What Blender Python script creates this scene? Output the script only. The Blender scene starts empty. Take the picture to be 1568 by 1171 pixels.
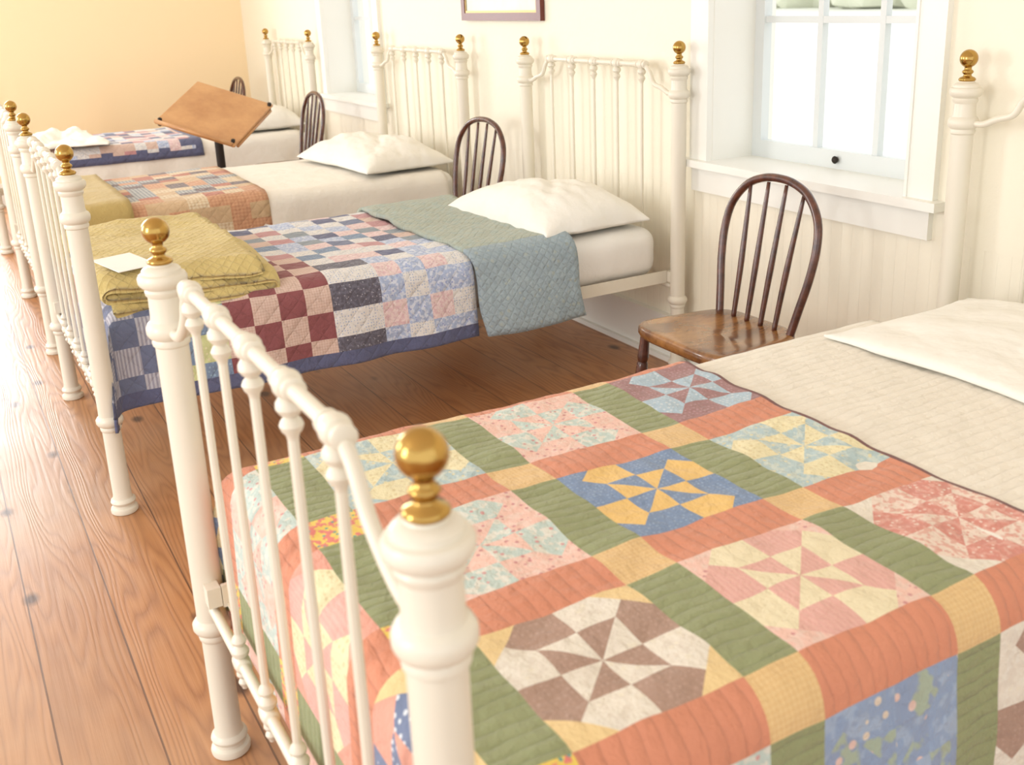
import bpy, bmesh, math, random
import numpy as np
from mathutils import Vector, Matrix
random.seed(7); rng=np.random.RandomState(5)
sc=bpy.context.scene
def lin(c):
    c=c/255.
    return c/12.92 if c<=.04045 else ((c+.055)/1.055)**2.4
def col(r,g,b): return (lin(r),lin(g),lin(b),1)
def fade(c,t=.17):
    d=col(232,222,208); return tuple(c[i]*(1-t)+d[i]*t for i in range(3))+(1,)
# ---------------------------------------------------------------- materials
def newmat(name):
    m=bpy.data.materials.new(name); m.use_nodes=True
    nt=m.node_tree; b=nt.nodes['Principled BSDF']
    return m,nt,b
def N(nt,t,**kw):
    n=nt.nodes.new(t)
    for k,v in kw.items(): setattr(n,k,v)
    return n
def math_(nt,op,a,b=None,c=None):
    n=N(nt,'ShaderNodeMath',operation=op)
    for i,x in enumerate((a,b,c)):
        if x is None: continue
        if isinstance(x,(int,float)): n.inputs[i].default_value=x
        else: nt.links.new(x,n.inputs[i])
    return n.outputs[0]
def mix(nt,f,a,b):
    n=N(nt,'ShaderNodeMix',data_type='RGBA')
    if isinstance(f,(int,float)): n.inputs[0].default_value=f
    else: nt.links.new(f,n.inputs[0])
    for i,x in ((6,a),(7,b)):
        if isinstance(x,tuple): n.inputs[i].default_value=x
        else: nt.links.new(x,n.inputs[i])
    return n.outputs[2]
def noise(nt,vec,scale,detail=3,rough=.5):
    n=N(nt,'ShaderNodeTexNoise'); n.inputs['Scale'].default_value=scale
    n.inputs['Detail'].default_value=detail; n.inputs['Roughness'].default_value=rough
    if vec is not None: nt.links.new(vec,n.inputs['Vector'])
    return n.outputs[0]
def bump(nt,h,dist,strength=1.0,nrm=None):
    n=N(nt,'ShaderNodeBump'); n.inputs['Distance'].default_value=dist; n.inputs['Strength'].default_value=strength
    nt.links.new(h,n.inputs['Height'])
    if nrm is not None: nt.links.new(nrm,n.inputs['Normal'])
    return n.outputs[0]
def plain(name,c,rough=.5,metal=0,coat=0,nscale=0,namt=.08,bdist=0,bscale=40):
    m,nt,b=newmat(name)
    b.inputs['Roughness'].default_value=rough; b.inputs['Metallic'].default_value=metal
    b.inputs['Coat Weight'].default_value=coat
    tc=N(nt,'ShaderNodeTexCoord').outputs['Object']
    if nscale:
        f=noise(nt,tc,nscale,4)
        d=tuple(x*(1-namt*2.5) for x in c[:3])+(1,)
        nt.links.new(mix(nt,f,c,d),b.inputs['Base Color'])
    else: b.inputs['Base Color'].default_value=c
    if bdist:
        nt.links.new(bump(nt,noise(nt,tc,bscale,4),bdist),b.inputs['Normal'])
    return m
def fabric(name,c1,kind='plain',c2=None,scale=60,quilt=None,qs=.02,c3=None,amp=.004,crease=.8,puck=.006,pscale=35):
    m,nt,b=newmat(name)
    b.inputs['Roughness'].default_value=.9
    b.inputs['Sheen Weight'].default_value=.15
    uv=N(nt,'ShaderNodeUVMap').outputs[0]
    sep=N(nt,'ShaderNodeSeparateXYZ'); nt.links.new(uv,sep.inputs[0]); U,V=sep.outputs[0],sep.outputs[1]
    base=c1
    if kind=='dots':
        v=N(nt,'ShaderNodeTexVoronoi'); v.inputs['Scale'].default_value=scale; v.inputs['Randomness'].default_value=.35
        nt.links.new(uv,v.inputs['Vector'])
        base=mix(nt,math_(nt,'LESS_THAN',v.outputs['Distance'],.27),c1,c2)
    elif kind=='floral':
        f=noise(nt,uv,scale,2)
        v=N(nt,'ShaderNodeTexVoronoi'); v.inputs['Scale'].default_value=scale*1.1
        nt.links.new(uv,v.inputs['Vector'])
        r=N(nt,'ShaderNodeMapRange'); nt.links.new(f,r.inputs[0]); r.inputs[1].default_value=.5; r.inputs[2].default_value=.56
        base=mix(nt,r.outputs[0],c1,c2)
        base=mix(nt,math_(nt,'LESS_THAN',v.outputs['Distance'],.22),base,c3 or c2)
    elif kind=='check':
        a=math_(nt,'SINE',math_(nt,'MULTIPLY',U,scale*6.283)); c=math_(nt,'SINE',math_(nt,'MULTIPLY',V,scale*6.283))
        a=math_(nt,'GREATER_THAN',a,0.); c=math_(nt,'GREATER_THAN',c,0.)
        base=mix(nt,math_(nt,'MULTIPLY',math_(nt,'ADD',a,c),.5),c1,c2)
    elif kind=='stripe':
        a=math_(nt,'GREATER_THAN',math_(nt,'SINE',math_(nt,'MULTIPLY',V,scale*6.283)),0.)
        base=mix(nt,a,c1,c2)
    f=noise(nt,uv,14,3)
    darker=N(nt,'ShaderNodeHueSaturation'); darker.inputs['Value'].default_value=.86
    if isinstance(base,tuple): darker.inputs['Color'].default_value=base
    else: nt.links.new(base,darker.inputs['Color'])
    base=mix(nt,f,base,darker.outputs[0])
    wob=math_(nt,'MULTIPLY',noise(nt,uv,9,2),.022)
    hs=[]
    if quilt in('u','grid'): hs.append(math_(nt,'ABSOLUTE',math_(nt,'SINE',math_(nt,'MULTIPLY',math_(nt,'ADD',U,wob),math.pi/qs))))
    if quilt in('v','grid'): hs.append(math_(nt,'ABSOLUTE',math_(nt,'SINE',math_(nt,'MULTIPLY',math_(nt,'ADD',V,wob),math.pi/qs))))
    if quilt=='diag':
        hs.append(math_(nt,'ABSOLUTE',math_(nt,'SINE',math_(nt,'MULTIPLY',math_(nt,'ADD',math_(nt,'ADD',U,V),wob),math.pi/qs))))
        hs.append(math_(nt,'ABSOLUTE',math_(nt,'SINE',math_(nt,'MULTIPLY',math_(nt,'ADD',math_(nt,'SUBTRACT',U,V),wob),math.pi/qs))))
    nz=noise(nt,uv,pscale,4,.6)
    n=bump(nt,nz,puck,.8)
    if hs:
        h=hs[0]
        if len(hs)>1: h=math_(nt,'MINIMUM',hs[0],hs[1])
        h=math_(nt,'POWER',h,.5)
        n=bump(nt,h,amp,.8,n)
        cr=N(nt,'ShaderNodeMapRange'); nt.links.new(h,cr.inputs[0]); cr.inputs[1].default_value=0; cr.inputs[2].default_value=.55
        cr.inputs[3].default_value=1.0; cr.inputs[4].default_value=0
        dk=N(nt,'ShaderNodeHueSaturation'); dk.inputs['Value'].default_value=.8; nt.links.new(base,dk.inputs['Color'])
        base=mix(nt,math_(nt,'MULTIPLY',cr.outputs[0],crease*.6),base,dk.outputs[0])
    nt.links.new(base,b.inputs['Base Color'])
    nt.links.new(n,b.inputs['Normal'])
    return m
# ---------------------------------------------------------------- mesh helpers
def obj(name,verts,faces,mats=(),smooth=True,parent=None,fmat=None,auto=None):
    me=bpy.data.meshes.new(name); me.from_pydata([tuple(v) for v in verts],[],faces); 
    for m in mats: me.materials.append(m)
    if fmat is not None: me.polygons.foreach_set('material_index',fmat)
    me.polygons.foreach_set('use_smooth',[smooth]*len(me.polygons))
    me.update()
    o=bpy.data.objects.new(name,me); bpy.context.collection.objects.link(o)
    if parent: o.parent=parent
    if auto:
        md=o.modifiers.new('es','EDGE_SPLIT'); md.split_angle=math.radians(auto)
    return o
class MB:
    def __init__(s): s.v=[];s.f=[];s.m=[]
    def add(s,v,f,m=0):
        o=len(s.v); s.v+= [tuple(x) for x in v]; s.f+=[tuple(i+o for i in q) for q in f]; s.m+=[m]*len(f)
    def box(s,a,b,m=0):
        (x0,y0,z0),(x1,y1,z1)=a,b
        v=[(x0,y0,z0),(x1,y0,z0),(x1,y1,z0),(x0,y1,z0),(x0,y0,z1),(x1,y0,z1),(x1,y1,z1),(x0,y1,z1)]
        s.add(v,[(0,3,2,1),(4,5,6,7),(0,1,5,4),(1,2,6,5),(2,3,7,6),(3,0,4,7)],m)
    def lathe(s,prof,loc,axis='z',seg=24,m=0):
        v=[];f=[]
        for r,h in prof:
            for k in range(seg):
                a=2*math.pi*k/seg; c,d=r*math.cos(a),r*math.sin(a)
                p=(c,d,h) if axis=='z' else ((h,c,d) if axis=='x' else (d,h,c))
                v.append((p[0]+loc[0],p[1]+loc[1],p[2]+loc[2]))
        n=len(prof)
        for i in range(n-1):
            for k in range(seg):
                k2=(k+1)%seg; f.append((i*seg+k,i*seg+k2,(i+1)*seg+k2,(i+1)*seg+k))
        f.append(tuple(reversed(range(seg)))); f.append(tuple((n-1)*seg+k for k in range(seg)))
        s.add(v,f,m)
    def tube(s,pts,rad,seg=12,m=0,sub=6):
        P=[Vector(p) for p in pts]; n=len(P)
        R=list(rad) if hasattr(rad,'__len__') else [rad]*n
        Q=[];RR=[]
        if n>2 or sub>1:
            for i in range(n-1):
                p0=P[max(i-1,0)];p1=P[i];p2=P[i+1];p3=P[min(i+2,n-1)]
                for k in range(sub):
                    t=k/sub
                    Q.append(.5*((2*p1)+(-p0+p2)*t+(2*p0-5*p1+4*p2-p3)*t*t+(-p0+3*p1-3*p2+p3)*t**3)); RR.append(R[i]*(1-t)+R[i+1]*t)
            Q.append(P[-1]);RR.append(R[-1])
        else: Q=P;RR=R
        T=[(Q[min(i+1,len(Q)-1)]-Q[max(i-1,0)]).normalized() for i in range(len(Q))]
        a=Vector((0,0,1)) if abs(T[0].z)<.9 else Vector((0,1,0))
        nrm=T[0].cross(a).normalized(); v=[];f=[]
        for i,q in enumerate(Q):
            nrm=(nrm-T[i]*nrm.dot(T[i])).normalized(); bb=T[i].cross(nrm)
            for k in range(seg):
                an=2*math.pi*k/seg; v.append(q+nrm*math.cos(an)*RR[i]+bb*math.sin(an)*RR[i])
        for i in range(len(Q)-1):
            for k in range(seg):
                k2=(k+1)%seg; f.append((i*seg+k,i*seg+k2,(i+1)*seg+k2,(i+1)*seg+k))
        f.append(tuple(reversed(range(seg)))); f.append(tuple((len(Q)-1)*seg+k for k in range(seg)))
        s.add(v,f,m)
    def make(s,name,mats,smooth=True,parent=None,auto=None):
        return obj(name,s.v,s.f,mats,smooth,parent,s.m,auto)
def empty(name,loc=(0,0,0)):
    e=bpy.data.objects.new(name,None); e.location=loc; bpy.context.collection.objects.link(e); return e
def wn(x,y,seed=0,oct=3,base=3.):
    r=np.random.RandomState(seed); s=0*x; a=1.
    for o in range(oct):
        for k in range(4):
            th=r.uniform(0,2*math.pi); ph=r.uniform(0,6.28); fr=base*(2**o)*r.uniform(.7,1.3)
            s=s+a*.25*np.sin(fr*(x*math.cos(th)+y*math.sin(th))+ph)
        a*=.5
    return s
# ---------------------------------------------------------------- room
XL=-8.1; XR=3.0; YF=-5.4; ZC=2.75
def wall_mat():
    m,nt,b=newmat('cream_plaster_and_boards'); b.inputs['Roughness'].default_value=.7
    tc=N(nt,'ShaderNodeTexCoord').outputs['Object']; sep=N(nt,'ShaderNodeSeparateXYZ'); nt.links.new(tc,sep.inputs[0])
    nt.links.new(mix(nt,noise(nt,tc,1.2,4),col(243,237,219),col(239,232,212)),b.inputs['Base Color'])
    n1=bump(nt,noise(nt,tc,25,4),.002)
    s=math_(nt,'SINE',math_(nt,'MULTIPLY',sep.outputs[0],6.283/.085)); s=math_(nt,'POWER',math_(nt,'ABSOLUTE',s),.35)
    s=math_(nt,'MULTIPLY',s,math_(nt,'LESS_THAN',sep.outputs[2],.70))
    nt.links.new(bump(nt,s,.0025,.7,n1),b.inputs['Normal'])
    return m
wallm=wall_mat()
peach=plain('peach_plaster',col(252,229,190),.8,nscale=.6,namt=.02)
trimm=plain('white_trim',col(240,239,231),.4)
sashm=plain('sash_white',col(218,223,222),.4)
ceilm=plain('ceiling_white',col(250,248,242),.9)
def floor_mat():
    m,nt,b=newmat('pine_planks')
    tc=N(nt,'ShaderNodeTexCoord').outputs['Object']
    sep=N(nt,'ShaderNodeSeparateXYZ'); nt.links.new(tc,sep.inputs[0]); X,Y=sep.outputs[0],sep.outputs[1]
    t=math_(nt,'DIVIDE',math_(nt,'ADD',Y,.05),.18)
    idx=math_(nt,'FLOOR',t); fr=math_(nt,'FRACT',t)
    wn_=N(nt,'ShaderNodeTexWhiteNoise',noise_dimensions='1D'); nt.links.new(idx,wn_.inputs['W']); rnd=wn_.outputs['Value']
    cmb=N(nt,'ShaderNodeCombineXYZ')
    nt.links.new(math_(nt,'ADD',math_(nt,'MULTIPLY',X,.48),math_(nt,'MULTIPLY',rnd,31)),cmb.inputs[0])
    nt.links.new(math_(nt,'MULTIPLY',Y,5.),cmb.inputs[1]); nt.links.new(math_(nt,'MULTIPLY',idx,3.7),cmb.inputs[2])
    g0=noise(nt,cmb.outputs[0],1.4,2,.5)
    rings=math_(nt,'ABSOLUTE',math_(nt,'SINE',math_(nt,'MULTIPLY',g0,75)))
    cmb2=N(nt,'ShaderNodeCombineXYZ'); nt.links.new(math_(nt,'MULTIPLY',X,2.),cmb2.inputs[0]); nt.links.new(math_(nt,'MULTIPLY',Y,70),cmb2.inputs[1]); nt.links.new(idx,cmb2.inputs[2])
    g1=noise(nt,cmb2.outputs[0],1.5,4,.6)
    c=mix(nt,rings,col(152,96,54),col(192,134,84))
    c=mix(nt,math_(nt,'MULTIPLY',g1,.55),c,col(172,114,68))
    c=mix(nt,math_(nt,'MULTIPLY',rnd,.45),c,col(148,96,56))
    worn=N(nt,'ShaderNodeMapRange'); nt.links.new(noise(nt,tc,1.1,4,.6),worn.inputs[0]); worn.inputs[1].default_value=.42; worn.inputs[2].default_value=.7
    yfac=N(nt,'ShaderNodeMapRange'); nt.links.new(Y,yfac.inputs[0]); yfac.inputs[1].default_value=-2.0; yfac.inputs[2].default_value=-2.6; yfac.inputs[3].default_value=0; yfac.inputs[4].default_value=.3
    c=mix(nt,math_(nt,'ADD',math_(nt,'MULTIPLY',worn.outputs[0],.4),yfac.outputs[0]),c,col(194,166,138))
    cmb3=N(nt,'ShaderNodeCombineXYZ'); nt.links.new(math_(nt,'MULTIPLY',X,1.0),cmb3.inputs[0]); nt.links.new(math_(nt,'MULTIPLY',Y,1.7),cmb3.inputs[1])
    v=N(nt,'ShaderNodeTexVoronoi'); v.inputs['Scale'].default_value=3.2; nt.links.new(cmb3.outputs[0],v.inputs['Vector'])
    kn=N(nt,'ShaderNodeMapRange'); nt.links.new(math_(nt,'ADD',v.outputs['Distance'],math_(nt,'MULTIPLY',noise(nt,tc,30,2),.04)),kn.inputs[0]); kn.inputs[1].default_value=.08; kn.inputs[2].default_value=.16; kn.inputs[3].default_value=1; kn.inputs[4].default_value=0
    c=mix(nt,math_(nt,'MULTIPLY',kn.outputs[0],.88),c,col(62,32,18))
    gap=math_(nt,'LESS_THAN',math_(nt,'MINIMUM',fr,math_(nt,'SUBTRACT',1.,fr)),.011)
    c=mix(nt,math_(nt,'MULTIPLY',gap,.7),c,col(74,44,28))
    nt.links.new(c,b.inputs['Base Color'])
    rr=math_(nt,'ADD',math_(nt,'MULTIPLY',noise(nt,tc,3,3),.16),.31)
    nt.links.new(rr,b.inputs['Roughness']); b.inputs['Specular IOR Level'].default_value=.55
    h=math_(nt,'ADD',math_(nt,'ADD',math_(nt,'MULTIPLY',g1,.5),math_(nt,'MULTIPLY',rings,.2)),math_(nt,'MULTIPLY',gap,-1.))
    nt.links.new(bump(nt,h,.0013),b.inputs['Normal'])
    return m
mb=MB(); mb.box((XL,YF,-.1),(XR,.3,0)); mb.make('floor',[floor_mat()],False)
mb=MB(); mb.box((XL,YF,ZC),(XR,.3,ZC+.1)); mb.make('ceiling',[ceilm],False)
wy0,wy1,wz0,wz1=-3.35,-1.98,.35,2.45  # assumed opening in the left wall, out of view, for the floor glare
mb=MB(); mb.box((XL-.2,wy1,-.1),(XL,.3,ZC)); mb.box((XL-.2,YF,-.1),(XL,wy0,ZC)); mb.box((XL-.2,wy0,-.1),(XL,wy1,wz0)); mb.box((XL-.2,wy0,wz1),(XL,wy1,ZC)); mb.make('wall_left',[peach],False)
e=empty('window_3'); mb=MB()  # assumed window, unseen, set into the added opening
for (p,q) in (((XL,wy0-.09,wz0-.02),(XL+.02,wy0,wz1+.09)),((XL,wy1,wz0-.02),(XL+.02,wy1+.09,wz1+.09)),((XL,wy0,wz1),(XL+.02,wy1,wz1+.09)),((XL-.1,wy0-.1,wz0-.03),(XL+.05,wy1+.1,wz0)),
  ((XL-.16,wy0,wz0),(XL-.12,wy0+.05,wz1)),((XL-.16,wy1-.05,wz0),(XL-.12,wy1,wz1)),((XL-.16,wy0,1.37),(XL-.12,wy1,1.42)),((XL-.15,(wy0+wy1)/2-.01,wz0),(XL-.13,(wy0+wy1)/2+.01,wz1))): mb.box(p,q)
mb.make('casing_and_sash',[trimm],False,e)
WIN=[(-2.165,-1.28),(-6.12,-5.24)]; WZ0,WZ1=.81,2.35
mb=MB(); xs=sorted([XL,XR]+[a for w in WIN for a in w])
for i in range(len(xs)-1):
    a,b=xs[i],xs[i+1]
    if any(abs(a-w[0])<1e-6 for w in WIN):
        mb.box((a,0,0),(b,.28,WZ0)); mb.box((a,0,WZ1),(b,.28,ZC))
    else: mb.box((a,0,0),(b,.28,ZC))
mb.make('wall_back',[wallm],False)
mb=MB(); mb.box((XL,-.022,0),(XR,0,.17)); mb.box((XL,-.03,.17),(XR,0,.185)); mb.box((XL,-.04,0),(XR,0,.02)); mb.make('baseboard_back',[trimm],False)
mb=MB(); mb.box((XL,YF,0),(XL+.022,-.03,.17)); mb.make('baseboard_left',[trimm],False)
darkm=plain('dark_iron',col(45,38,34),.4,.6)
for k,(a,b) in enumerate(WIN):
    e=empty('window_%d'%(k+1))
    mb=MB()
    cw=.095
    mb.box((a-cw,-.022,WZ0),(a,0,WZ1+cw)); mb.box((b,-.022,WZ0),(b+cw,0,WZ1+cw)); mb.box((a,-.022,WZ1),(b,0,WZ1+cw))
    mb.box((a-.006,-.026,WZ0),(a+.004,.002,WZ1)); mb.box((b-.004,-.026,WZ0),(b+.006,.002,WZ1))
    mb.box((a-cw-.03,-.05,WZ0-.022),(b+cw+.03,.2,WZ0+.004))
    mb.box((a-cw+.01,-.02,WZ0-.11),(b+cw-.01,0,WZ0-.022))
    mb.box((a,.0,WZ0),(a+.006,.28,WZ1)); mb.box((b-.006,.0,WZ0),(b,.28,WZ1))
    mb.make('casing',[trimm],False,e)
    mb=MB(); y0,y1=.185,.22; fr=.045; zm=1.70
    def sash(x0,x1,z0,z1,y0,y1,zmid,bot):
        mb.box((x0,y0,z0),(x0+fr,y1,z1)); mb.box((x1-fr,y0,z0),(x1,y1,z1)); mb.box((x0+fr,y0,z0),(x1-fr,y1,z0+bot)); mb.box((x0+fr,y0,z1-.04),(x1-fr,y1,z1))
        iw=(x1-x0-2*fr)/3
        for j in (1,2): mb.box((x0+fr+iw*j-.011,y0+.006,z0+bot),(x0+fr+iw*j+.011,y1-.003,z1-.04))
        mb.box((x0+fr,y0+.007,zmid-.011),(x1-fr,y1-.004,zmid+.011))
    sash(a+.006,b-.006,WZ0+.004,zm,.185,.22,1.29,.06)
    sash(a+.006,b-.006,zm-.04,WZ1,.222,.255,2.05,.04)
    mb.make('sashes',[sashm],False,e)
    mb=MB(); mb.lathe([(.003,.0),(.010,-.004),(.013,-.012),(.008,-.018),(.001,-.019)],((a+b)/2-.02,.185,WZ0+.035),'y',16); mb.make('sash_knob',[darkm],True,e)
# framed picture
e=empty('framed_picture',(-3.67,-.012,1.29))
redm=plain('dark_red_wood',col(110,48,36),.35,nscale=30)
mb=MB(); w=.38;hh=.55
for (p,q) in (((-w,-.012,0),(w,.010,.035)),((-w,-.012,hh-.035),(w,.010,hh)),((-w,-.012,.035),(-w+.035,.010,hh-.035)),((w-.035,-.012,.035),(w,.010,hh-.035))): mb.box(p,q)
mb.make('frame',[redm],False,e)
gold=plain('gilt',col(190,160,100),.4,.4)
mb=MB(); w2=w-.035
for (p,q) in (((-w2,-.008,.035),(w2,.009,.045)),((-w2,-.008,hh-.045),(w2,.009,hh-.035)),((-w2,-.008,.045),(-w2+.01,.009,hh-.045)),((w2-.01,-.008,.045),(w2,.009,hh-.045))): mb.box(p,q)
mb.make('gilt_edge',[gold],False,e)
mb=MB(); mb.box((-w2+.01,-.004,.045),(w2-.01,.006,hh-.045)); o=mb.make('print',[plain('print_paper',col(205,212,188),.3,nscale=9,namt=.2)],False,e)
# ---------------------------------------------------------------- iron beds
paint=plain('cream_enamel',col(229,222,205),.38,coat=.12,nscale=3,namt=.02)
brass=plain('brass',col(196,158,88),.16,1.0,nscale=20,namt=.12)
def post_profile(Hb,zu,zl):
    zc=Hb-.072
    P=[(.034,0),(.037,.003),(.038,.010),(.036,.016),(.030,.020),(.029,.026),(.033,.030),(.035,.036),(.033,.042),(.028,.046),(.0255,.056)]
    P+=[(.025,zl-.034),(.028,zl-.030),(.029,zl-.024),(.027,zl-.019),(.033,zl-.014),(.037,zl-.007),(.037,zl+.003),(.033,zl+.009),(.028,zl+.013),(.0275,zl+.03)]
    P+=[(.0278,zu-.034),(.031,zu-.031),(.032,zu-.025),(.030,zu-.020),(.035,zu-.016),(.0385,zu-.009),(.0385,zu+.001),(.035,zu+.008),(.030,zu+.012),(.0285,zu+.02)]
    P+=[(.0278,zc-.040),(.031,zc-.036),(.032,zc-.030),(.030,zc-.026),(.036,zc-.022),(.0405,zc-.015),(.041,zc-.007),(.038,zc-.001),(.0325,zc+.001),(.032,zc+.006),(.0285,zc+.010),(.020,zc+.013),(.018,zc+.017),(.001,zc+.018)]
    return P
def ball_profile(Hb):
    z=Hb-.055
    P=[(.018,z-.002),(.021,z+.001),(.0215,z+.004),(.018,z+.008),(.011,z+.011),(.0095,z+.015),(.013,z+.019),(.0145,z+.022),(.013,z+.025),(.009,z+.028),(.009,z+.031)]
    r=.0228
    for k in range(16):
        a=-math.pi/2+.42+(math.pi-.42)*k/15
        P.append((max(r*math.cos(a),.0005),Hb+r*math.sin(a)))
    return P
def knob(up,s=1.):
    P=[(.006,0),(.012,.004),(.016,.010),(.0165,.017),(.012,.024),(.008,.028),(.012,.032),(.0145,.038),(.012,.045),(.008,.050),(.0068,.056)]
    return [(r*s,h*up*s) for r,h in P]
def bed(xn,xf,yf,yh=-.07,Hf=1.0418,Hh=1.2058,zfu=.875,zl=.289,zhu=1.0484):
    e=empty('iron_bed'); mid=(xn+xf)/2; half=(xn-xf)/2
    fr=MB(); br=MB()
    for x in (xn,xf):
        for y,Hb,zu in ((yf,Hf,zfu),(yh,Hh,zhu)):
            fr.lathe(post_profile(Hb,zu,zl),(x,y,0),'z',32); br.lathe(ball_profile(Hb),(x,y,0),'z',32)
    for y,zt,zu in ((yf,Hf-.057,zfu),(yh,Hh-.066,zhu)):
        sp=[mid+half*.59*k for k in (-1,-.5,0,.5,1)]
        xl=half*.59
        for sgn in (-1,1):
            X=lambda d: mid+sgn*(half-d)
            e0=half-xl
            pts=[(X(e0+.01),y,zt),(X(e0-.02),y,zt-.004),(X(e0-.05),y,zt-.028),(X(e0-.075),y,zt-.065),(X(.10),y,zu+.012),(X(.06),y,zu-.004),(X(.02),y,zu-.004)]
            fr.tube(pts,.0088,12)
        fr.tube([(mid-xl-.01,y,zt),(mid+xl+.01,y,zt)],.0098,14,sub=1)
        zb=.33
        fr.tube([(xn,y,zb),(xf,y,zb)],.0095,12,sub=1)
        for x in sp:
            fr.tube([(x,y,zb),(x,y,zt)],.0066,10,sub=1)
            fr.lathe([(.0095,-.030),(.0145,-.027),(.0145,-.021),(.0115,-.019),(.0115,-.016),(.016,-.012),(.0185,0),(.016,.012),(.0115,.016),(.0115,.019),(.0145,.021),(.0145,.027),(.0095,.030)],(x,y,zt),'x',18)
            fr.lathe(knob(-1),(x,y,zt-.012),'z',16)
            fr.lathe([(.0095,-.02),(.0135,-.016),(.015,0),(.0135,.016),(.0095,.02)],(x,y,zb),'x',14)
            fr.lathe(knob(1,.9),(x,y,zb+.01),'z',14)
            fr.lathe(knob(-1,.7),(x,y,zb-.01),'z',12)
    for x in (xn,xf):
        s=1 if x==xn else -1; xr=x-s*.052
        fr.box((xr-.004,yf+.014,.345),(xr+.004,yh-.014,.39)); fr.box((min(xr-s*.0045,xr-s*.03),yf+.02,.346),(max(xr-s*.0045,xr-s*.03),yh-.02,.352))
        for y in (yf,yh): fr.box((min(x,xr)-.002,y-.012,.348),(max(x,xr)+.002,y+.0125,.387))
    fr.make('frame',[paint],True,e,35); br.make('brass_balls',[brass],True,e)
    return e,mid,half
def drape(d,H,r):
    s=np.sign(d); a=np.abs(d)
    th=np.clip((a-(H-r))/r,0,math.pi/2)
    off=np.where(a<H-r,a,(H-r)+r*np.sin(th)); dz=np.where(a<H-r,0,r-r*np.cos(th))
    rest=np.clip(a-(H-r)-r*math.pi/2,0,None)
    return s*off,dz+rest,rest*s
def make_S(xc,z,H,yfoot,yhead=None,r=.07,ry=.06,seed=1,amp=.006,lift=0.0,flare=.06,wav=.012,amp2=None):
    yc=(yfoot-.1)/2; Ly=abs(yfoot+.1)/2
    if amp2 is None: amp2=amp*.22
    def S(u,v):
        ox,dx,rx=drape(u,H+lift,r); oy,dy,ryy=drape(v-yc,Ly+lift,ry)
        drop=np.maximum(dx,dy); mn=np.minimum(dx,dy)
        w=wn(u,v,seed,3,5.)*amp+wn(u,v,seed+50,2,42.)*amp2
        w2=wn(u,v,seed+70,2,30.)*amp2
        x=xc+ox+rx*flare+np.sign(ox)*mn*.22+np.sign(rx)*np.clip(np.abs(rx)*6,0,1)*(wav*(1+np.sin(v*17+seed+1.5*np.sin(v*5)))+w2)
        y=yc+oy+ryy*.03+np.sign(oy)*mn*.10
        zz=z+lift-drop+w*np.clip(1-drop*5,0.2,1)
        return np.stack([x,y,zz],-1)
    return S
def cloth(name,us,vs,S,mats,matfn,cuts=None,thick=.008,parent=None):
    us=np.unique(np.round(us,5)); vs=np.unique(np.round(vs,5))
    bm=bmesh.new(); G=[[bm.verts.new((a,b,0)) for b in vs] for a in us]
    for i in range(len(us)-1):
        for j in range(len(vs)-1):
            bm.faces.new((G[i][j],G[i+1][j],G[i+1][j+1],G[i][j+1]))
    if cuts:
        for (u0,u1,v0,v1,lines) in cuts:
            for (p,n) in lines:
                fs=[f for f in bm.faces if u0-1e-5<f.calc_center_median().x<u1+1e-5 and v0-1e-5<f.calc_center_median().y<v1+1e-5]
                ed=list({e for f in fs for e in f.edges}); vv=list({w for f in fs for w in f.verts})
                bmesh.ops.bisect_plane(bm,geom=vv+ed+fs,plane_co=(p[0],p[1],0),plane_no=(n[0],n[1],0),dist=1e-4)
    uvl=bm.loops.layers.uv.new('UVMap')
    for f in bm.faces:
        c=f.calc_center_median(); f.material_index=matfn(c.x,c.y); f.smooth=True
        for l in f.loops: l[uvl].uv=(l.vert.co.x,l.vert.co.y)
    co=np.array([v.co[:] for v in bm.verts]); P=S(co[:,0],co[:,1])
    for v,p in zip(bm.verts,P): v.co=p
    me=bpy.data.meshes.new(name); bm.to_mesh(me); bm.free()
    for m in mats: me.materials.append(m)
    o=bpy.data.objects.new(name,me); bpy.context.collection.objects.link(o)
    if parent: o.parent=parent
    if thick:
        md=o.modifiers.new('thick','SOLIDIFY'); md.thickness=thick; md.offset=-1
    return o
linen=plain('white_linen',col(238,235,228),.85,bdist=.008,bscale=9)
def mattress(e,xc,H,z,yfoot,mat):
    bm=bmesh.new(); bmesh.ops.create_cube(bm,size=1)
    y1=-.105; L=y1-yfoot-.012
    for v in bm.verts: v.co=Vector((xc+v.co.x*(2*H-.03),(y1+yfoot+.012)/2+v.co.y*L,(z+.37)/2+v.co.z*(z-.37)))
    bmesh.ops.bevel(bm,geom=bm.edges[:],offset=.06,segments=6,profile=.5,affect='EDGES')
    for f in bm.faces: f.smooth=True
    me=bpy.data.meshes.new('mattress'); bm.to_mesh(me); bm.free(); me.materials.append(mat)
    o=bpy.data.objects.new('mattress',me); bpy.context.collection.objects.link(o); o.parent=e
pillm=plain('pillowcase',col(238,235,226),.85,bdist=.016,bscale=8)
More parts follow.
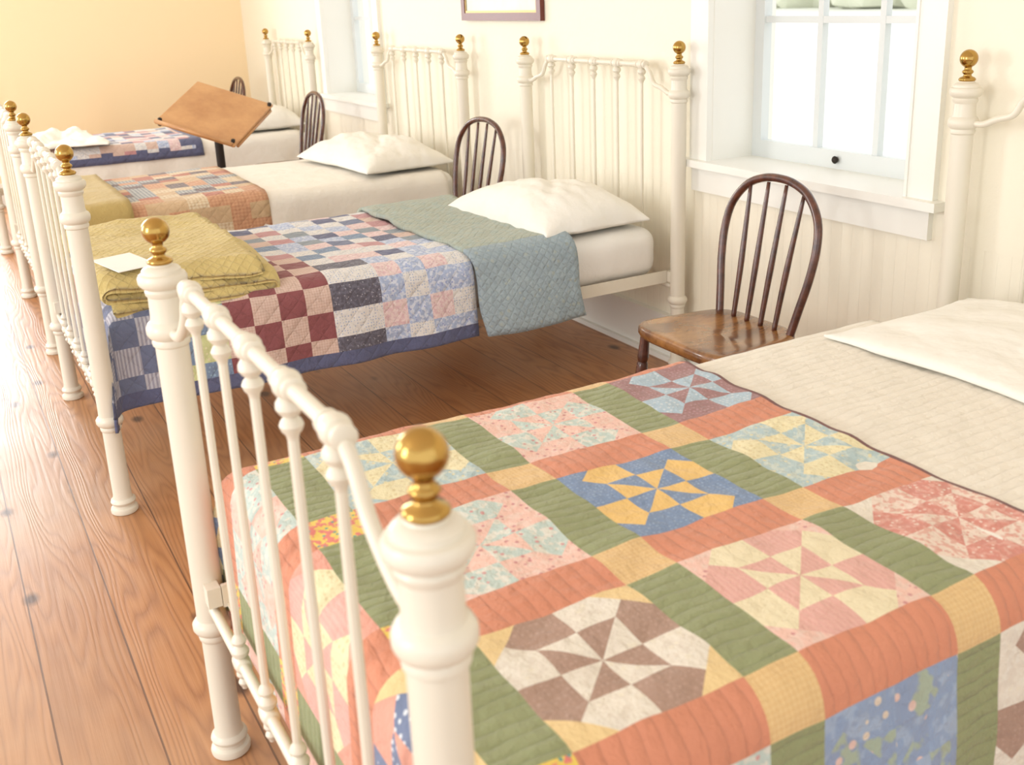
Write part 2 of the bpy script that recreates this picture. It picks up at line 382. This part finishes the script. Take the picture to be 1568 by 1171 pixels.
def pillow(name,cx,cy,z,wx,wy,T,rot=0,seed=3,tilt=0,mat=None,crease=.08,wr_amp=.22):
    n=72; a=np.linspace(-1,1,n); A,B=np.meshgrid(a,a,indexing='ij')
    t=((1-np.abs(A)**3.6)*(1-np.abs(B)**2.8))**.55
    sx=1-.06*(1-B**2); sy=1-.07*(1-A**2)
    wr=wn(A,B,seed,5,3.0)
    dent=np.exp(-((A*.8+B*.5-.15+.1*np.sin(B*4))/.10)**2)*crease
    x=A*wx*sx+.012*wn(A,B,seed+3,3,5.)*(1-t*.5); y=B*wy*sy+.012*wn(A,B,seed+4,3,5.)*(1-t*.5)
    zt=T*t*(1+wr_amp*wr-dent)+.006+.004*wn(A,B,seed+9,3,9.)*(1-t)+.003*wn(A,B,seed+20,2,16.)*t; zb=-T*.25*t
    V=[];F=[]
    for Z in (zt,zb): V+=list(zip(x.ravel(),y.ravel(),Z.ravel()))
    for i in range(n-1):
        for j in range(n-1):
            p=i*n+j; F.append((p,p+n,p+n+1,p+1)); q=p+n*n; F.append((q,q+1,q+n+1,q+n))
    edge=[i*n for i in range(n)]+[(n-1)*n+j for j in range(1,n)]+[i*n+n-1 for i in range(n-2,-1,-1)]+[j for j in range(n-2,0,-1)]
    for k in range(len(edge)):
        p,q=edge[k],edge[(k+1)%len(edge)]; F.append((p,p+n*n,q+n*n,q))
    o=obj(name,V,F,[mat or pillm],True)
    o.location=(cx,cy,z+T*.25); o.rotation_euler=(tilt,0,rot)
    return o
B1=bed(0,-1.07,-2.097); B2=bed(-2.2628,-3.356,-2.093); B3=bed(-3.9863,-5.0671,-2.083); B4=bed(-6.2739,-7.2507,-2.093)
YT=-2.045
beige=fabric('beige_quilted_blanket',col(236,229,214),quilt='u',qs=.026,amp=.002,crease=.35,puck=.014,pscale=14)
mattress(B1[0],B1[1],.5,.592,YT,linen); mattress(B2[0],B2[1],.5,.557,YT,linen); mattress(B3[0],B3[1],.5,.557,YT,linen); mattress(B4[0],B4[1],.46,.557,YT,linen)
# ------- bed 1 quilt
sashO=fabric('coral_sashing',fade(col(212,118,74)),quilt='v',qs=.024,amp=.003,crease=.6,puck=.014,pscale=24)
sashG=fabric('green_sashing',fade(col(122,136,74)),quilt='u',qs=.022,amp=.003,crease=.6,puck=.014,pscale=24)
corn=fabric('yellow_gingham',fade(col(222,178,106)),'check',fade(col(230,192,124)),130,puck=.012)
corn2=fabric('yellow_floral',col(236,206,100),'floral',col(226,130,120),70,c3=col(110,160,150))
bind=fabric('maroon_binding',col(120,70,66))
FB={}
def F(n,c1,k='plain',c2=None,s=60,c3=None):
    if n not in FB: FB[n]=fabric(n,fade(c1),k,fade(c2) if c2 else None,s,c3=fade(c3) if c3 else None,puck=.018,pscale=20)
    return FB[n]
brown=F('brown_cotton',col(158,118,98),'dots',col(172,134,116),110); cream=F('cream_cotton',col(234,227,212),'floral',col(226,217,202),50,c3=col(234,226,206)); yel=F('yellow_cotton',col(236,204,136)); ylw=F('gold_cotton',col(236,190,88)); 
blue=F('blue_calico',col(78,122,172),'dots',col(120,155,195),120); blue2=F('blue_polka',col(66,100,150),'dots',col(215,225,235),75)
pinkf=F('pink_floral',col(238,190,174),'floral',col(236,200,186),60,c3=col(200,120,125)); bluef=F('teal_floral',col(186,208,202),'floral',col(222,222,210),60,c3=col(205,140,140))
pinks=F('pink_cotton',col(224,160,150),'stripe',col(228,170,158),110); crm2=F('cream_yellow',col(238,226,186)); ltb=F('light_blue_calico',col(164,194,200),'floral',col(196,212,205),60,c3=col(220,212,165))
lty=F('pale_yellow_calico',col(236,226,178),'dots',col(222,206,150),80); redw=F('red_white_floral',col(236,214,198),'floral',col(222,165,148),80,c3=col(218,135,118)); redc=F('red_calico',col(208,116,100),'floral',col(220,150,135),80,c3=col(236,210,196)); maroon=F('maroon_calico',col(140,82,90),'dots',col(170,120,130),100); ltblue=F('powder_blue',col(160,190,210),'dots',col(200,215,225),90)
pinkrose=F('rose_cotton',col(226,148,126)); bfl=F('blue_rose_floral',col(116,148,190),'floral',col(140,168,202),30,c3=col(220,205,185)); bfl2=F('blue_garden_floral',col(112,142,184),'floral',col(150,172,150),28,c3=col(225,190,180)); teal=F('teal_green',col(120,160,150),'floral',col(180,205,190),50,c3=col(230,200,180))
mats1=[sashO,sashG,corn,corn2,bind]+list(FB.values()); ix={m.name:i for i,m in enumerate(mats1)}
I=lambda m: ix[m.name]
pit=.33; sw=.088
uc=[.505+pit*k for k in range(-4,2)]
vc=[-1.30-pit*k for k in range(-1,4)]
BL={(0,0):(brown,cream,cream),(0,1):(bfl,bfl2,bfl),(0,2):(teal,bluef,bluef),(0,3):(pinks,crm2,crm2),
 (1,0):(redw,redc,cream),(1,1):(crm2,pinks,pinkf),(1,2):(brown,cream,yel),(1,3):(blue2,pinkrose,yel),
 (2,0):(ltb,lty,ltb),(2,1):(ylw,blue,blue),(2,2):(pinkf,bluef,pinkf),(2,3):(lty,pinks,pinkrose),
 (3,0):(ltblue,maroon,maroon),(3,1):(bluef,pinkf,pinkf),(3,2):(ltb,lty,ltb),(3,3):(bluef,pinkf,bluef),
 (4,0):(blue,ylw,blue),(4,1):(crm2,brown,cream),(4,2):(redw,pinks,cream),(4,3):(lty,blue,ltb)}
VE=-1.042
def mat1(u,v):
    if v>VE-.008: return I(bind)
    cu=[k for k in uc if abs(u-k)<sw/2]; cv=[k for k in vc if abs(v-k)<sw/2]
    if cu and cv: return I(corn2) if cv[0]<-1.8 else I(corn)
    if cv: return I(sashG)
    if cu: return I(sashO)
    i=int(math.floor((uc[-1]-u)/pit)); j=int(math.floor((vc[0]-v)/pit))
    a,b,c=BL.get((i,j),(pinkf,bluef,pinkf))
    u0=uc[-1]-pit*(i+1)+sw/2; v0=vc[0]-pit*(j+1)+sw/2; q=pit-sw
    x=(u-u0)/q-.5; y=(v-v0)/q-.5
    if abs(x)+abs(y)>.74: return I(c)
    s=int(math.floor((math.atan2(y,x)+math.pi)/(math.pi/4)))%2
    if max(abs(x),abs(y))>.25: s=1-s
    return I(a) if s else I(b)
u0,u1=-.80,.90; v0,v1=-2.37,VE
us=list(np.arange(u0,u1,.016))+[u1]; vs=list(np.arange(v0,v1,.016))+[v1,VE-.008]
for k in uc: us+=[x for x in (k-sw/2,k+sw/2) if u0<x<u1]
for k in vc: vs+=[x for x in (k-sw/2,k+sw/2) if v0<x<v1]
cuts=[]
for i in range(5):
    for j in range(5):
        a0=uc[-1]-pit*(i+1)+sw/2; b0=vc[0]-pit*(j+1)+sw/2; q=pit-sw; c=(a0+q/2,b0+q/2)
        if a0>u1 or a0+q<u0 or b0+q<v0: continue
        L=[(c,(1,0)),(c,(0,1)),(c,(1,1)),(c,(1,-1))]
        for s in (-.25,.25): L+=[((c[0]+s*q,c[1]),(1,0)),((c[0],c[1]+s*q),(0,1))]
        for sx in (-1,1):
            for sy in (-1,1): L.append(((c[0]+sx*.37*q,c[1]+sy*.37*q),(sx,sy)))
        cuts.append((max(a0,u0),min(a0+q,u1),max(b0,v0),min(b0+q,v1),L))
S1=make_S(B1[1],.602,.50,YT,seed=2,amp=.009,lift=.011,flare=.04,wav=.010,amp2=.0045)
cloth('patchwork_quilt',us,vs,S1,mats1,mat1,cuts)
S1b=make_S(B1[1],.597,.50,YT,seed=4,amp=.006,lift=.004,wav=.010,amp2=.002)
cloth('beige_blanket',np.arange(-.74,.78,.02),np.arange(-1.14,-.44,.02),S1b,[beige],lambda u,v:0,thick=.004)
pillow('pillow',B1[1]+.045,-.405,.596,.45,.26,.045,seed=5,crease=.3,wr_amp=.45)
# ------- bed 2 quilt
P=lambda n,c,k='plain',c2=None,s=60,c3=None: fabric(n,fade(c,.06),k,c2,s,c3=c3,quilt='diag',qs=.06,amp=.003,crease=.4,puck=.012,pscale=25)
q2=[P('navy_cotton',col(76,84,124)),P('barn_red',col(132,58,66)),P('beige_check',col(218,192,180),'check',col(205,175,160),120),P('white_calico',col(226,223,220),'dots',col(176,186,208),110),
 P('sky_calico',col(168,184,216),'floral',col(210,216,230),70,col(150,160,205)),P('pink_calico',col(230,206,204),'floral',col(220,186,190),80,col(236,222,218)),P('denim',col(96,108,142)),P('indigo_dots',col(64,70,108),'dots',col(140,146,170),110),
 P('pale_green',col(205,210,150),'dots',col(226,222,180),60),P('grey_stripe',col(150,150,168),'stripe',col(190,190,200),90),P('black_stripe',col(75,72,90),'floral',col(110,108,122),90,col(160,156,165)),P('dusty_blue',col(112,136,168),'dots',col(150,175,195),80),
 P('mauve',col(190,136,140)),P('slate',col(130,143,155))]
ps=.083; VQ=-.90
def mat2(u,v):
    if u>.755-.045 or v<-2.30: return 0
    i=int(math.floor(u/ps)); j=int(math.floor((VQ-v)/ps)); par=(i+j)%2
    if i>=2:
        seq=[(3,4),(4,5),(4,3),(4,5),(3,10),(10,3),(1,2),(1,2),(1,2),(1,2),(8,11),(8,11),(6,9),(6,9)]
        if i<4 and j<6: seq=[(3,4),(5,4),(0,3),(3,5),(5,3),(11,3)]
        a,b=seq[min(j,len(seq)-1)]
        return a if par else b
    r=random.Random(i*131+j*17+5)
    if par: return r.choice([0,6,7,4,9,12,11,13,6,13,0])
    return r.choice([3,3,5,4,2,3,13])
S2=make_S(B2[1],.568,.50,YT,seed=6,amp=.007,lift=.008,wav=.008,flare=.10,amp2=.0025)
k=ps/4
us=[ps*math.floor(-.66/ps)+k*i for i in range(200)]; us=[u for u in us if u<.755]+[.755,.71]
vs=[VQ-k*i for i in range(200)]; vs=[v for v in vs if v>-2.345]+[-2.345,-2.30]
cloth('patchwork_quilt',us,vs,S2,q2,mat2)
backm=fabric('sage_quilt_backing',col(170,177,162),'floral',col(164,177,168),30,c3=col(176,181,168),quilt='diag',qs=.032,amp=.003,puck=.014,crease=.55,pscale=22)
back_sidelit=fabric('blue_quilt_backing',col(158,174,182),'floral',col(163,179,186),30,c3=col(170,181,178),quilt='diag',qs=.032,amp=.003,puck=.014,crease=.55,pscale=22)  # same sage cloth; bluish light on the hanging side is put into the colour
S2b=make_S(B2[1],.576,.50,YT,seed=7,amp=.007,lift=.018,wav=.018,flare=.14,amp2=.0035)
def S2c(u,v): return S2b(u,v+ .06*np.clip(u-.2,0,1)+.006*np.sin(u*25))
cloth('folded_back_quilt_end',np.arange(-.66,.79,.02),np.arange(-.92,-.51,.02),S2c,[backm,back_sidelit],lambda u,v:1 if u>.46 else 0,thick=.014)
pillow('pillow',B2[1]+.105,-.385,.558,.375,.235,.115,seed=8,rot=.03)
# folded blanket
def folded(name,x0,x1,y0,y1,z,layers,t,mat,seed=0,xd=None):
    r=t*.5; path=[]
    for L in range(layers):
        zc=z+r+L*t*1.06; sh=.010*L
        ys=np.linspace(y0+r+sh*.5,y1-r-sh,26)
        if L%2: ys=ys[::-1]
        path+=[(y,zc) for y in ys]
        if L<layers-1:
            s=1 if L%2==0 else -1; ye=ys[-1]
            for a in np.linspace(-60,60,6): path.append((ye+s*t*.6*math.cos(math.radians(a)),zc+t*.53+t*.53*math.sin(math.radians(a))))
    path=np.array(path); n=len(path)
    T=np.gradient(path,axis=0); T/=np.linalg.norm(T,axis=1)[:,None]; Nn=np.stack([-T[:,1],T[:,0]],1)
    up=path+Nn*r*.96; dn=path-Nn*r*.96
    loop=np.concatenate([up,dn[::-1]]); m=len(loop)
    xs=np.linspace(x0,x1,90); V=[];Fc=[]; hx=len(xs)/2.
    ztop=z+layers*t*1.06
    for i,x in enumerate(xs):
        hfrac=np.clip((loop[:,1]-z)/(ztop-z),0,1)
        w=wn(np.full(m,x),loop[:,0],seed,3,11.)+.35*wn(np.full(m,x),loop[:,0],seed+31,2,48.)
        endt=min(i,len(xs)-1-i); sq=math.sqrt(min(1,(endt+.35)/2.5))
        for k2 in range(m):
            py,pz=loop[k2]; 
            cyp=path[k2 if k2<n else 2*n-1-k2]
            lay=(cyp[1]-z-r)/(t*1.06)
            py2=cyp[0]+(py-cyp[0])*sq; pz2=cyp[1]+(pz-cyp[1])*sq
            d=0
            if xd is not None and x>xd: d=(x-xd)**1.2*.75
            ends=(i-hx)/hx
            V.append((x+.008*math.sin(py*19+seed+lay*2)*ends-.012*lay*ends,py2+.008*math.sin(x*7+hfrac[k2]*4),pz2+hfrac[k2]*.013*w[k2]-d))
    for i in range(len(xs)-1):
        for k2 in range(m):
            k3=(k2+1)%m; Fc.append((i*m+k2,i*m+k3,(i+1)*m+k3,(i+1)*m+k2))
    for i in (0,len(xs)-1):
        for k2 in range(n-1):
            a=i*m+k2; b=i*m+k2+1; c=i*m+(m-1-k2-1); d=i*m+(m-1-k2)
            Fc.append((a,b,c,d) if i==0 else (d,c,b,a))
    o=obj(name,V,Fc,[mat],True)
    uvl=o.data.uv_layers.new(name='UVMap')
    for l in o.data.loops:
        co=o.data.vertices[l.vertex_index].co; uvl.data[l.index].uv=(co.x,co.y)
    return o
olive=fabric('mustard_blanket',col(208,187,122),quilt='diag',qs=.034,amp=.003,crease=.5,puck=.016,pscale=16)
folded('folded_blanket',-3.25,-2.33,-2.04,-1.55,.582,3,.028,olive,seed=3,xd=-2.40)
mb=MB(); mb.box((-.085,-.06,0),(.085,.06,.002)); card=mb.make('paper_card',[plain('paper',col(246,245,240),.7)],False); card.location=(-2.47,-1.96,.684); card.rotation_euler=(0.0,.06,.3)
# ------- bed 3
q3=[P('orange_plaid',col(196,140,104),'check',col(212,165,130),60),P('tan_cotton',col(205,174,135)),P('rust',col(180,108,85)),P('grey_blue',col(140,145,150),'stripe',col(185,185,182),60),P('cream_plaid',col(225,208,178),'check',col(208,182,148),60),P('dark_mix',col(105,90,95),'dots',col(170,150,140),70)]
def mat3(u,v):
    i=int(math.floor(u/.075)); j=int(math.floor(v/.09)); r=random.Random(i*53+j*101+1)
    if u>.35: return r.choice([0,0,1,4,2,1,0])
    return r.choice([0,1,2,3,4,5,4,3])
S3=make_S(B3[1],.568,.50,YT,seed=11,amp=.007,lift=.007,amp2=.002)
cloth('patchwork_quilt',np.arange(-.63,.721,.025),np.arange(-1.98,-1.079,.03),S3,q3,mat3)
S3c=make_S(B3[1],.562,.50,YT,seed=12,amp=.005,lift=.002,wav=.014,amp2=.002)
cov=plain('cream_coverlet',col(236,231,221),.9,bdist=.010,bscale=12)
cloth('white_coverlet',np.arange(-.6,.72,.025),np.arange(-1.20,-.14,.02),S3c,[cov],lambda u,v:0,thick=.004)
bro=fabric('ochre_brown_blanket',col(190,166,104),puck=.014,pscale=14)
S3d=make_S(B3[1],.575,.50,YT,seed=13,amp=.01,lift=.025,amp2=.003)
cloth('draped_blanket',np.arange(-.5,.74,.03),np.arange(-2.13,-1.66,.03),S3d,[bro],lambda u,v:0,thick=.02)
pillow('pillow',B3[1]+.03,-.37,.565,.42,.25,.11,seed=9,rot=.1)
# ------- bed 4
S4=make_S(B4[1],.568,.46,YT,seed=15,amp=.008,lift=.012)
S4c=make_S(B4[1],.560,.46,YT,seed=16,amp=.006,lift=.002)
cloth('white_coverlet',np.arange(-.6,.70,.03),np.arange(-2.0,-.14,.03),S4c,[cov],lambda u,v:0,thick=.004)
def mat4(u,v):
    if u>.50 or v>-.88: return 0
    i=int(math.floor(u/.07)); j=int(math.floor(v/.07)); r=random.Random(i*53+j*11+1)
    return r.choice([0,3,4,5,3,6,2,12])
cloth('patchwork_quilt',np.arange(-.45,.56,.0233),np.arange(-1.75,-.83,.0233),S4,q2,mat4,thick=.02)
pillow('pillow',B4[1]+.0,-.36,.565,.40,.25,.13,seed=10)
def garment(name,cx,cy,z,wx,wy,hh,seed):
    n=60; a=np.linspace(-1,1,n); A,B=np.meshgrid(a,a,indexing='ij')
    r=wn(A,B,seed,4,5.)
    X=cx+A*wx*(1+.18*wn(A,B,seed+1,2,4.)); Y=cy+B*wy*(1+.18*wn(A,B,seed+2,2,4.))
    Z=z+hh*np.clip(1-np.maximum(np.abs(A),np.abs(B))**4,0,1)*(.6+.7*r).clip(.15,2)
    V=list(zip(X.ravel(),Y.ravel(),Z.ravel())); Fc=[(i*n+j,(i+1)*n+j,(i+1)*n+j+1,i*n+j+1) for i in range(n-1) for j in range(n-1)]
    o=obj(name,V,Fc,[pillm],True); md=o.modifiers.new('t','SOLIDIFY'); md.thickness=.006; md.offset=1
garment('folded_nightgown',-6.68,-1.72,.60,.42,.30,.06,21)
# ---------------------------------------------------------------- chairs
def wood(name,c1,c2,rough=.25,coat=.5,sc3=(12,3,12)):
    m,nt,b=newmat(name); tc=N(nt,'ShaderNodeTexCoord').outputs['Object']
    mp=N(nt,'ShaderNodeMapping'); nt.links.new(tc,mp.inputs[0]); mp.inputs['Scale'].default_value=sc3
    f=noise(nt,mp.outputs[0],2.2,5,.65)
    r=N(nt,'ShaderNodeMapRange'); nt.links.new(f,r.inputs[0]); r.inputs[1].default_value=.35; r.inputs[2].default_value=.65
    nt.links.new(mix(nt,r.outputs[0],c1,c2),b.inputs['Base Color']); b.inputs['Roughness'].default_value=rough; b.inputs['Coat Weight'].default_value=coat; b.inputs['Coat Roughness'].default_value=.15
    return m
dkwood=wood('dark_stained_wood',col(66,36,28),col(100,56,40)); seatw=wood('worn_seat_wood',col(96,58,32),col(172,122,68),.22,.6,(5,2,5))
def chair(loc,rot=0):
    e=empty('bow_back_chair',loc); e.rotation_euler=(0,0,rot)
    zs=.425; n=48; V=[];Fc=[]; ring=[]
    for k in range(n):
        a=2*math.pi*k/n; c,s=math.cos(a),math.sin(a)
        px=np.sign(c)*abs(c)**.42; py=np.sign(s)*abs(s)**.42
        hw=.20-.022*py; ring.append((px*hw,py*.18))
    rows=[(.90,-.032),(.97,-.026),(1,-.014),(1,.0),(.975,.008),(.93,.010)]
    for sc_,dz in rows: V+=[(x*sc_,y*sc_,zs+dz) for x,y in ring]
    for sc_ in (.75,.5,.25): V+=[(x*sc_,y*sc_,zs+.010-.010*(1-sc_**2)*(1.3 if y>-.05 else .6)) for x,y in ring]
    V.append((0,0,zs-.001)); R=len(rows)+3
    for i in range(R-1):
        for k in range(n): k2=(k+1)%n; Fc.append((i*n+k,i*n+k2,(i+1)*n+k2,(i+1)*n+k))
    for k in range(n): Fc.append(((R-1)*n+k,(R-1)*n+(k+1)%n,R*n))
    Fc.append(tuple(reversed(range(n))))
    obj('seat',V,Fc,[seatw],True,e)
    mb=MB()
    def yb(z): return .135+(z-zs)*.19
    pts=[(-.155,.425),(-.172,.51),(-.190,.60),(-.196,.69),(-.180,.765),(-.13,.825),(-.065,.853),(0,.86)]
    pts=pts+[(-x,z) for x,z in reversed(pts[:-1])]
    mb.tube([(x,yb(z),z) for x,z in pts],.0125,12)
    for x in (-.09,-.03,.03,.09):
        zt=.858-.028*abs(x)/.09-.004; xt=x*1.25
        mb.tube([(x,.135,zs),(x*1.08,yb(.6),.60),(xt,yb(zt),zt)],[.0075,.0095,.0055],8)
    mb.make('bow_and_spindles',[dkwood],True,e)
    mb=MB(); legs={}
    for sx in (-1,1):
        for sy in (-1,1):
            t=Vector((sx*(.165 if sy<0 else .14),sy*.145,zs-.01)); f=Vector((sx*.195,sy*(.175 if sy<0 else .20),0))
            L=lambda q,t=t,f=f:t.lerp(f,q)
            mb.tube([L(0),L(.1),L(.2),L(.24),L(.28),L(.55),L(.62),L(.66),L(.7),L(.85),L(1)],[.014,.015,.018,.014,.018,.019,.018,.014,.017,.014,.011],12,sub=3)
            legs[(sx,sy)]=L
    for sx in (-1,1):
        a=legs[(sx,-1)](.5); b=legs[(sx,1)](.5); mb.tube([a,(a+b)/2,b],[.008,.012,.008],10)
    a=(legs[(-1,-1)](.5)+legs[(-1,1)](.5))/2; b=(legs[(1,-1)](.5)+legs[(1,1)](.5))/2; mb.tube([a,(a+b)/2,b],[.007,.012,.007],10)
    for sy in (-1,1):
        a=legs[(-1,sy)](.36); b=legs[(1,sy)](.36); mb.tube([a,(a+b)/2,b],[.008,.011,.008],10)
    mb.make('legs_and_stretchers',[dkwood],True,e)
chair((-1.54,-.48,0)); chair((-3.56,-.39,0),.1); chair((-5.70,-.47,0)); chair((-7.58,-.44,0))
# ---------------------------------------------------------------- board on stand
e=empty('tilting_drawing_board')
P1=Vector((-5.5,-1.27,.79));P4=Vector((-5.25,-.90,.641));P2=Vector((-5.8,-.935,.975))
ex=(P4-P1); ey=(P2-P1); nn=ex.cross(ey).normalized()
boardw=wood('board_wood',col(184,132,84),col(208,158,106),.35,.2,(2,2,2))
mb=MB(); v=[];t=.018
for dz in (-t,0):
    for (a,b) in ((0,0),(1,0),(1,1),(0,1)): v.append(P1+ex*a+ey*b+nn*dz)
mb.add(v,[(0,3,2,1),(4,5,6,7),(0,1,5,4),(1,2,6,5),(2,3,7,6),(3,0,4,7)])
o=mb.make('board',[boardw],False,e); md=o.modifiers.new('b','BEVEL'); md.width=.006; md.segments=2
mb=MB(); 
mb.tube([P1+ex*.02-ey*.02+nn*.012,P1+ex*.98-ey*.02+nn*.012],.011,10,sub=1)
mb.tube([P1+ex*.99+ey*.1-nn*.035,P1+ex*.99+ey*.95-nn*.035],.010,8,sub=1)
mb.make('ledge',[boardw],True,e)
mb=MB()
for a,b in ((.05,.04),(.95,.06),(.97,.95)): 
    c=P1+ex*a+ey*b; mb.tube([c-nn*.03,c+nn*.014],.012,10,sub=1)
c=P1+ex*.55+ey*.42-nn*.03
mb.tube([c+nn*.01,Vector((c.x,c.y,.66)),Vector((c.x,c.y,.06))],[.03,.025,.025],12)
for k in range(3):
    a=k*2.094+.4; mb.tube([Vector((c.x,c.y,.14)),Vector((c.x+.12*math.cos(a),c.y+.12*math.sin(a),.09)),Vector((c.x+.24*math.cos(a),c.y+.24*math.sin(a),.014))],[.016,.015,.013],10)
mb.make('stand',[darkm],True,e)
# ---------------------------------------------------------------- exterior
gm=plain('pale_gravel',col(238,238,230),.9,nscale=.4,namt=.05)
mb=MB(); mb.box((-160,.3,-.25),(40,140,-.12)); mb.make('ground_outside',[gm],False)
leaf=plain('pale_foliage',col(250,252,232),.9,nscale=.7,namt=.06)
bm=bmesh.new(); r_=random.Random(3)
for k in range(22):
    cx=-120+k*6+r_.uniform(-2,2); R=r_.uniform(4,7); cy=56+r_.uniform(-3,3)
    ret=bmesh.ops.create_icosphere(bm,subdivisions=3,radius=R,matrix=Matrix.Translation((cx,cy,R*.8)))
    for v in ret['verts']: v.co+=Vector((r_.uniform(-.5,.5),r_.uniform(-.5,.5),r_.uniform(-.5,.5)))
me=bpy.data.meshes.new('tree_line'); bm.to_mesh(me); bm.free(); me.materials.append(leaf)
bpy.context.collection.objects.link(bpy.data.objects.new('tree_line',me))
# ---------------------------------------------------------------- light
w=bpy.data.worlds.new('w'); sc.world=w; w.use_nodes=True; bg=w.node_tree.nodes['Background']; bg.inputs[0].default_value=(.97,.985,1,1); bg.inputs[1].default_value=1.6
def area(name,loc,target,sx,sy,pw,c=(1,1,1)):
    l=bpy.data.lights.new(name,'AREA'); l.shape='RECTANGLE'; l.size=sx; l.size_y=sy; l.energy=pw; l.color=c
    o=bpy.data.objects.new(name,l); o.location=loc; o.rotation_euler=(Vector(target)-Vector(loc)).to_track_quat('-Z','Y').to_euler(); bpy.context.collection.objects.link(o)
area('window_light_front',(-4.6,-5.2,1.6),(-3.2,0,.8),.9,1.4,65,(1,.985,.96))  # added lamp, no window built here; assumed source of the soft wall shadows
area('window_light_rear',(-.6,-5.2,1.6),(-.9,0,.8),.9,1.4,45,(1,.985,.96))  # added fill lamp on the open side, makes up for the dimmer world
area('window_light_left',(XL-.25,-2.66,1.4),(XL+2,-2.66,1.3),1.35,2.0,105,(.93,.97,1))  # added lamp outside the assumed left window, strengthens the glare on the floor
# ---------------------------------------------------------------- camera
C=Vector((.7228,-2.3996,1.3947)); yaw,pit_,roll=2.617,-.3065,-.0342
Fv=Vector((math.cos(pit_)*math.cos(yaw),math.cos(pit_)*math.sin(yaw),math.sin(pit_)))
Rv=Fv.cross(Vector((0,0,1))).normalized(); Uv=Rv.cross(Fv)
R2=math.cos(roll)*Rv+math.sin(roll)*Uv; U2=-math.sin(roll)*Rv+math.cos(roll)*Uv
M=Matrix(((R2.x,U2.x,-Fv.x,C.x),(R2.y,U2.y,-Fv.y,C.y),(R2.z,U2.z,-Fv.z,C.z),(0,0,0,1)))
cd=bpy.data.cameras.new('camera'); co=bpy.data.objects.new('camera',cd); bpy.context.collection.objects.link(co); co.matrix_world=M
cd.sensor_width=36; cd.lens=36*1620.5/1600; cd.shift_x=-43.68/1600; cd.shift_y=-91.38/1600; cd.clip_start=.05; cd.clip_end=400
cd.dof.use_dof=True; cd.dof.focus_distance=2.9; cd.dof.aperture_fstop=5.6
sc.camera=co
sc.view_settings.view_transform='Standard'; sc.view_settings.exposure=0
